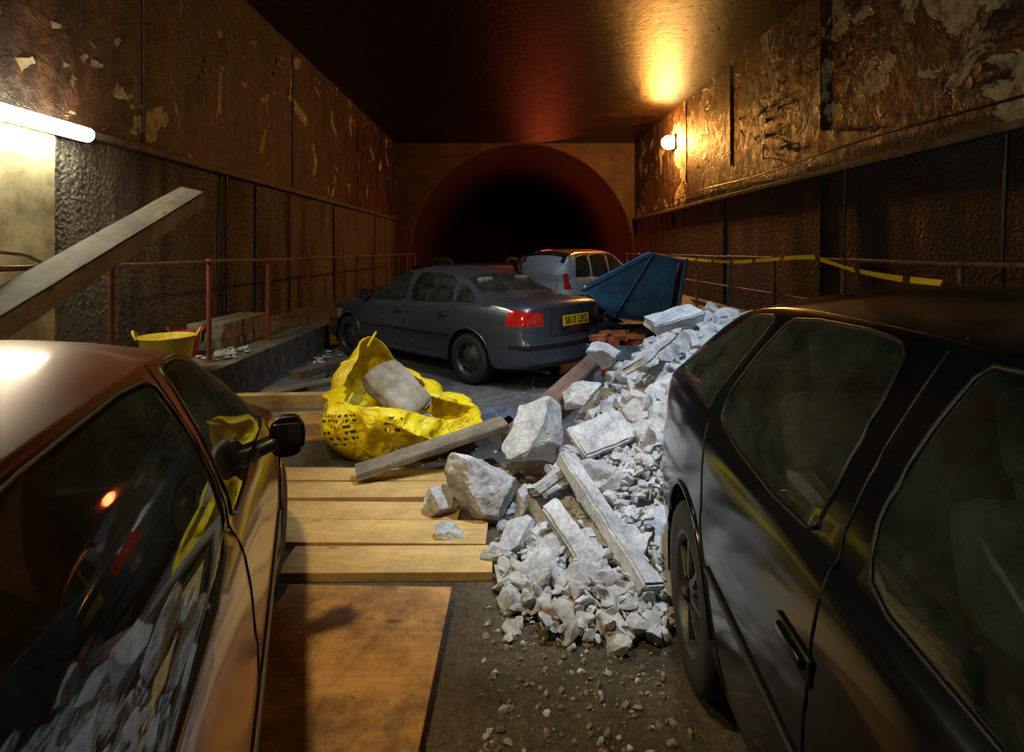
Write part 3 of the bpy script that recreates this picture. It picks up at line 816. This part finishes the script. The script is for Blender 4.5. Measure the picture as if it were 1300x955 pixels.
board('timber_board',-1.85,-.40,3.60,3.84,.0,.04,M['wood'],R(.6))
board('timber_board',-1.75,-.30,3.33,3.56,.0,.03,M['wood'],R(-1.0))
board('timber_board',-1.5,-.12,3.03,3.29,.0,.045,M['wood'],R(-1.0))
board('timber_board',-1.15,-.08,2.74,2.99,.0,.05,M['wood'],R(.6))
board('plywood_sheet',-1.05,-.28,1.35,2.60,.04,.02,M['ply'],R(-1.5),R(1))
board('plywood_sheet',-2.4,-1.45,4.75,5.6,.0,.02,M['ply'],R(5))
board('timber_board',-3.0,-1.80,5.75,5.87,.0,.14,M['wood'],R(3))
board('timber_board',-2.9,-1.9,6.5,6.7,.0,.05,M['oldwood'],R(50))
board('timber_board',-3.0,-2.1,7.4,7.6,.0,.09,M['darkwood'],R(62))
slabpiece('timber_plank',(3.6,6.9,.06),(3.2,10.5,.06),.22,.08,M['wood'],0,.005)
slabpiece('timber_plank',(2.9,9.0,.06),(2.75,12.0,.06),.22,.08,M['darkwood'],0,.005)
slabpiece('timber_plank',(4.5,7.5,.43),(4.6,13.5,.43),.22,.07,M['darkwood'],0,.005)
slabpiece('railway_sleeper',(-3.20,2.55,.84),(-3.26,5.70,2.20),.25,.19,M['oldwood'],.25,.012)

# ------------------------------------------------------------ rubble bag
def bag():
    m,nt,b=newmat('yellow_bag_cloth')
    t=nt.nodes.new('ShaderNodeTexCoord'); sp=nt.nodes.new('ShaderNodeSeparateXYZ'); nt.links.new(t.outputs['UV'],sp.inputs[0])
    u,v=sp.outputs[0],sp.outputs[1]
    v12=math_(nt,'MULTIPLY',v,13.0)
    row=math_(nt,'FRACT',v12); rowi=math_(nt,'FLOOR',v12)
    cv=nt.nodes.new('ShaderNodeCombineXYZ'); nt.links.new(math_(nt,'MULTIPLY',u,170.0),cv.inputs[0]); nt.links.new(math_(nt,'MULTIPLY',rowi,7.3),cv.inputs[1])
    letters=math_(nt,'GREATER_THAN',noi(nt,cv.outputs[0],1.0,1,.6),.49)
    inrow=math_(nt,'GREATER_THAN',row,.5)
    def between(x,a,c): return math_(nt,'MULTIPLY',math_(nt,'GREATER_THAN',x,a),math_(nt,'LESS_THAN',x,c))
    box1=math_(nt,'MULTIPLY',between(u,.55,.67),between(v,.20,.62))
    box2=math_(nt,'MULTIPLY',between(u,.73,.78),between(v,.3,.55))
    txt=math_(nt,'MULTIPLY',math_(nt,'MULTIPLY',letters,inrow),math_(nt,'MAXIMUM',box1,box2))
    n=noi(nt,t.outputs['Object'],4,8,.7)
    c=ramp(nt,n,[(.3,(.68,.48,.005)),(.55,(.98,.76,.01))])
    L(nt,mix(nt,txt,c,(.05,.045,.02)),b,'Base Color'); b.inputs['Roughness'].default_value=.35
    bump(nt,b,noi(nt,t.outputs['Object'],5,3,.5,3.0),.8,.05)
    hf=pchip([(0,.30),(45,.46),(90,.62),(125,.86),(150,.74),(185,.48),(225,.46),(260,.46),(300,.36),(330,.30),(360,.30)])
    nu,nv=220,60; vs=[];fs=[]
    def ridge(p,s): return 1-abs(noise.noise(p*s))*3.2
    for j in range(nv+1):
        w=j/nv
        for i in range(nu):
            th=360*i/nu; a=R(th); h=hf(th)
            k=3.0
            r=1/((abs(math.cos(a))**k+abs(math.sin(a))**k)**(1/k))
            bul=.12*math.sin(math.pi*min(1,w*1.15))
            q=max(0,w-.62)/.38
            fr=max(0,math.cos(a-R(310)))
            out=q**1.4*(.20*fr+.02)-q**2*.12*(1-fr)
            z=h*math.sin(min(1,w)*math.pi*.5*(1+.35*fr))
            z-= q*q*.12*fr
            x=(r*.44+bul+out)*math.cos(a); y=(r*.36+bul+out)*math.sin(a)
            P_=Vector((x*2.3,y*2.3,z*1.1))
            f1=noise.noise(P_*1.2+Vector((3,1,2))); f2=ridge(P_+Vector((9,1,2)),1.9); f3=ridge(P_+Vector((1,5,2)),3.8)
            d=(.12*f1+.05*f2+.022*f3)*min(1,w*3)
            vs.append((x+d*math.cos(a),y+d*math.sin(a),max(.006,z+.06*f1*w+.015*f2*w)))
    for j in range(nv):
        for i in range(nu): fs.append((j*nu+i,j*nu+(i+1)%nu,(j+1)*nu+(i+1)%nu,(j+1)*nu+i))
    me=bpy.data.meshes.new('bag'); me.from_pydata(vs,[],fs+[tuple(range(nu))[::-1]])
    uvl=me.uv_layers.new(name='UVMap')
    for p in me.polygons:
        p.use_smooth=True
        us=[(me.loops[li].vertex_index%nu)/nu for li in p.loop_indices]
        wrap=max(us)-min(us)>.5
        for li,uu in zip(p.loop_indices,us):
            vi=me.loops[li].vertex_index
            uvl.data[li].uv=(uu+1 if wrap and uu<.5 else uu,(vi//nu)/nv)
    me.materials.append(m)
    root=empty('rubble_bag',(-.92,4.66,0),(0,0,R(8)))
    o=bpy.data.objects.new('bag_cloth',me); COL.objects.link(o); o.parent=root
    s=o.modifiers.new('thick','SOLIDIFY'); s.thickness=.004
    mb=MB(); rn=random.Random(3)
    for i in range(70):
        pr=proto[rn.randrange(26)]; a=rn.random()*6.28; rr=rn.random()**.5*.36; s_=rn.uniform(.04,.09)
        mb.add(pr[0],pr[1],M['rock'],Matrix.Translation((rr*math.cos(a),rr*.8*math.sin(a),rn.uniform(.08,.2)))@Euler((rn.random()*6,rn.random()*6,0)).to_matrix().to_4x4()@Matrix.Scale(s_,4))
    mb.obj('contents',root)
    bm=bmesh.new(); bmesh.ops.create_cube(bm,size=2); bmesh.ops.subdivide_edges(bm,edges=bm.edges[:],cuts=14,use_grid_fill=True)
    for v in bm.verts:
        x,y,z=v.co
        zz=z*.13*(1-.55*max(abs(x)**6,abs(y)**6)) ; n1=noise.noise(Vector((x*2,y*2,z*2)))+.5*noise.noise(Vector((x*5,y*5,z*5)))
        v.co=Vector((x*.29*(1-.10*y*y),y*.17*(1-.10*x*x),zz+.03*n1))+Vector((.015,.015,0))*n1
    mb=MB(); mb.addbm(bm,M['sack'],None,True); mb.obj('cement_sack',root,(-.02,.04,.45),(R(22),R(32),R(-40)))
    mb=MB()
    for (a0) in (125,215):
        a=R(a0); bx,by=.5*math.cos(a),.42*math.sin(a); h=hf(a0)
        pts=[(bx+.05*math.sin(t)*1.2,by+.09*math.cos(t),h-.06+.11*math.sin(t)) for t in np.linspace(0,math.pi,12)]
        mb.tube(pts,.012,m,6)
    mb.obj('lifting_loops',root)
bag()

# ------------------------------------------------------------ blue skip, crate of bricks
root=empty('dumper_skip',(1.98,8.5,0),(0,0,R(-10)))
mb=MB()
prof=[(-.80,1.06),(-.35,.66),(.42,.58),(.56,1.50),(.2,1.60)]
n=len(prof)
for y in (-.45,.45):
    mb.add([(x,y,z) for x,z in prof]+[(x,y+.02,z) for x,z in prof],[tuple(range(n)),tuple(range(n,2*n))[::-1]]+[(i,(i+1)%n,n+(i+1)%n,n+i) for i in range(n)],M['blue'])
for (a,b) in zip(prof[:3],prof[1:4]):
    mb.add([(a[0],-.45,a[1]),(b[0],-.45,b[1]),(b[0],.47,b[1]),(a[0],.47,a[1])],[(0,1,2,3)],M['blue'])
rim=[prof[0],prof[4],prof[3]]
for y in (-.45,.46):
    for a,b in zip(rim,rim[1:]): mb.tube([(a[0],y,a[1]),(b[0],y,b[1])],.025,M['blue'],8)
mb.tube([(.56,-.45,1.50),(.56,.46,1.50)],.025,M['blue'],8); mb.tube([(-.80,-.45,1.06),(-.80,.46,1.06)],.025,M['blue'],8)
mb.box((.60,0,1.05),(.05,.98,.98),M['blue'],rot=(0,R(9),0),bev=.01)
mb.tube([(-.35,-.47,.66),(.2,-.47,1.58)],.02,M['blue'],8)
mb.obj('hopper',root)
mb=MB()
mb.box((0,0,.42),(1.2,.6,.14),M['bluegrey'],bev=.02)
for x in (-.45,.45): mb.box((x,0,.56),(.1,.7,.16),M['bluegrey'],bev=.01)
mb.obj('chassis',root)
for x,y,s in ((-.42,.42,1),(-.42,-.42,-1),(.42,.42,1),(.42,-.42,-1)): wheel(root,x,y,s,.3)
root=empty('brick_crate',(1.36,6.95,0),(0,0,R(8)))
mb=MB()
mb.box((0,0,.33),(.78,.5,.03),M['bluegrey'],bev=.005)
for x in (-.38,.38): mb.box((x,0,.40),(.03,.5,.18),M['bluegrey'],bev=.005)
for y in (-.25,.25): mb.box((0,y,.40),(.78,.03,.18),M['bluegrey'],bev=.005)
mb.box((0,0,.16),(.70,.44,.31),M['bluegrey'],bev=.02)
for x in (-.2,0,.2): mb.box((x,-.235,.17),(.04,.03,.28),M['bluegrey'],bev=.005)
mb.box((-.22,-.24,.18),(.1,.02,.06),M['red'],bev=.005)
mb.obj('steel_crate',root)
mb=MB(); rn=random.Random(8)
for i in range(26):
    mb.box((rn.uniform(-.27,.27),rn.uniform(-.15,.15),.40+.035*(i//4)),(.215,.1,.065),M['brick'],rot=(rn.gauss(0,.15),rn.gauss(0,.15),rn.uniform(0,3.14)),bev=.005)
mb.obj('bricks',root)

# ------------------------------------------------------------ left walkway bits
mb=MB(); rn=random.Random(2)
for lay_ in range(3):
    for i in range(4-(lay_==2)):
        mb.box((-3.98+.02*rn.random(),7.2+.46*i+.02*rn.random(),.38+.055+.112*lay_),(.21,.44,.11),M['block'],rot=(0,0,rn.gauss(0,.03)),bev=.006)
        mb.box((-3.74+.02*rn.random(),7.18+.46*i,.38+.055+.112*lay_),(.21,.44,.11),M['block'],rot=(0,0,rn.gauss(0,.03)),bev=.006)
mb.obj('concrete_block_stack')
mb=MB()
for i,(x,z) in enumerate(((-4.25,.405),(-4.19,.405),(-4.13,.405),(-4.22,.455),(-4.16,.455))):
    mb.cyl((x,7.0+.1*i,z),(x+.02,12.0-.2*i,z),.024,M['rust'],12)
mb.obj('scaffold_pipes')
def tub(name,loc,r0,r1,h,mat,handles=True):
    mb=MB()
    mb.lathe([(.001,.0),(r0,0),(r0+.01,.02),((r0+r1)/2+.01,h*.5),(r1,h),(r1+.014,h+.006),(r1+.012,h-.012),(r1-.006,h-.004),((r0+r1)/2,h*.5),(r0,.015),(.001,.012)],mat,n=40)
    if handles:
        for s in (-1,1):
            mb.tube([(s*(r1+.005+.04*math.sin(t)),.10*math.cos(t),h-.01+.075*math.sin(t)) for t in np.linspace(0,math.pi,14)],.012,mat,8)
    return mb.obj(name,None,loc,(0,0,.5))
tub('flexible_tub',(-3.46,5.60,.38),.17,.25,.40,M['yellow'])
tub('bucket',(-3.85,6.6,.38),.11,.15,.30,M['redpl'])
def scatter(n,xr_,yr_,z,s0,s1,k=.3):
    mb=MB()
    for i in range(n):
        pr=proto[rn.randrange(26)]; s=rn.uniform(s0,s1)
        mb.add(pr[0],pr[1],M['rock'],Matrix.Translation((rn.uniform(*xr_),rn.uniform(*yr_),z+s*k))@Euler((rn.gauss(0,.1),rn.gauss(0,.1),rn.random()*6)).to_matrix().to_4x4()@Matrix.Scale(s,4))
    mb.obj('rubble_scatter')
scatter(34,(-3.65,-3.2),(6.4,7.0),.38,.03,.08,.45)
scatter(60,(-2.98,-2.6),(7.9,10.5),0,.02,.08)
bm=bmesh.new(); bmesh.ops.create_grid(bm,x_segments=30,y_segments=20,size=.5)
for v in bm.verts: v.co=Vector((v.co.x*.6,v.co.y*.4,.03+.09*abs(noise.noise(v.co*4))+.03*noise.noise(v.co*11)))
mb=MB(); mb.addbm(bm,M['cloth'],None,True); mb.obj('cloth_rag',None,(-.15,5.35,.0),(0,0,.4))
mb=MB(); pts=[(0,4.05,1.17),(-.02,3.9,1.24),(-.1,3.6,1.28),(-.2,3.3,1.22),(-.15,2.9,1.07)]
mb.tube(pts,.014,M['rope'],8); pts=[(.035*math.cos(t),4.05+.012*t/3,1.14+.035*math.sin(t)) for t in np.linspace(0,18,60)]
mb.tube(pts,.01,M['rope'],6); mb.obj('rope',RL)
mb=MB(); mb.tube([(-2.6+.3*math.sin(t*.9),6.0+t*.5,.03) for t in np.linspace(0,2.5,30)],.014,M['black'],8); mb.obj('cable_on_floor')

# ------------------------------------------------------------ lamps
E_tube=emis('fluorescent_emission',(1.0,.94,.66),75)
def tubefix(name,x,y0,y1,z,s):
    root=empty(name,(x,(y0+y1)/2,z)); hl=(y1-y0)/2
    mb=MB(); mb.box((0,0,.0),(.07,2*hl+.06,.11),M['white'],bev=.01)
    for e in (-1,1): mb.box((s*.07,e*(hl+.0),0),(.07,.04,.13),M['white'],bev=.01)
    mb.obj('batten',root)
    mb=MB(); mb.cyl((s*.10,-hl+.02,0),(s*.10,hl-.02,0),.07,E_tube,20); mb.obj('tube',root)
    return root
tubefix('fluorescent_lamp',XL+.10,4.15,5.66,2.83,1)
tubefix('fluorescent_lamp',XL+.10,-1.6,-.1,2.83,1)
E_or=emis('sodium_emission',(1.0,.60,.16),300)
root=empty('bulkhead_lamp',(XR-.20,16.7,4.92))
mb=MB(); bm=bmesh.new(); bmesh.ops.create_uvsphere(bm,u_segments=20,v_segments=14,radius=.20); mb.addbm(bm,E_or,None,True); mb.obj('bulb',root)
mb=MB(); mb.box((.15,0,0),(.06,.44,.44),M['black'],bev=.02)
for t in np.linspace(0,math.pi,5)[:-1]:
    mb.tube([(-.23*math.sin(q)+.1,.22*math.cos(q)*math.cos(t),.22*math.cos(q)*math.sin(t)) for q in np.linspace(0,math.pi,14)],.004,M['black'],6)
mb.obj('cage',root)

def light(name,kind,loc,energy,col,size=.1,target=None,spot=None,blend=.5,sy=None):
    l=bpy.data.lights.new(name,kind); l.energy=energy; l.color=col
    if kind=='AREA':
        l.size=size
        if sy: l.shape='RECTANGLE'; l.size_y=sy
    else: l.shadow_soft_size=size
    if kind=='SPOT': l.spot_size=R(spot); l.spot_blend=blend
    o=bpy.data.objects.new(name,l); COL.objects.link(o); o.location=loc
    if target is not None: o.rotation_euler=(Vector(target)-Vector(loc)).to_track_quat('-Z','Y').to_euler()
    return o
light('sodium_light','POINT',(XR-.48,16.6,4.95),560,(1.0,.33,.04),.1)
light('tunnel_red_light','POINT',(2.0,30,2.4),200,(1.0,.12,.04),.3)
light('added_cool_spot','SPOT',(.9,3.0,4.9),900,(.66,.81,1.0),.12,(.85,4.2,.3),60,.7)  # unseen spot added to brighten the rubble with cool white
light('added_warm_spot','SPOT',(-1.3,1.0,4.6),430,(1.0,.76,.38),.12,(-.55,3.1,0),64,.8)  # added spot out of frame, warms the boards and plywood
light('added_mid_spot','SPOT',(.3,5.0,5.2),430,(.90,.95,1.0),.15,(-.6,7.2,.3),58,.9)  # extra unseen spot put in to lift the floor around the grey sedan
light('added_wall_spot','SPOT',(1.5,-1.5,3.2),120,(1.0,.84,.55),.3,(XR,5.2,4.6),56,.9)  # added fill from behind the camera for the near upper right wall
light('added_far_spot','SPOT',(1.6,8.0,5.2),330,(.62,.80,1.0),.15,(2.0,11.5,.8),80,.8)  # added cool fill, brightens the blue skip and the minivan

w=bpy.data.worlds.new('world'); S.world=w; w.use_nodes=True
w.node_tree.nodes['Background'].inputs[0].default_value=(.5,.35,.25,1); w.node_tree.nodes['Background'].inputs[1].default_value=.002

c=bpy.data.cameras.new('camera'); c.sensor_width=36; c.lens=700/1300*36
c.shift_y=-(477.5-318)/1300; c.shift_x=5/1300; c.clip_start=.02; c.clip_end=200
co=bpy.data.objects.new('camera',c); COL.objects.link(co); co.location=(0,0,1.65); co.rotation_euler=(R(90),0,0)
S.camera=co
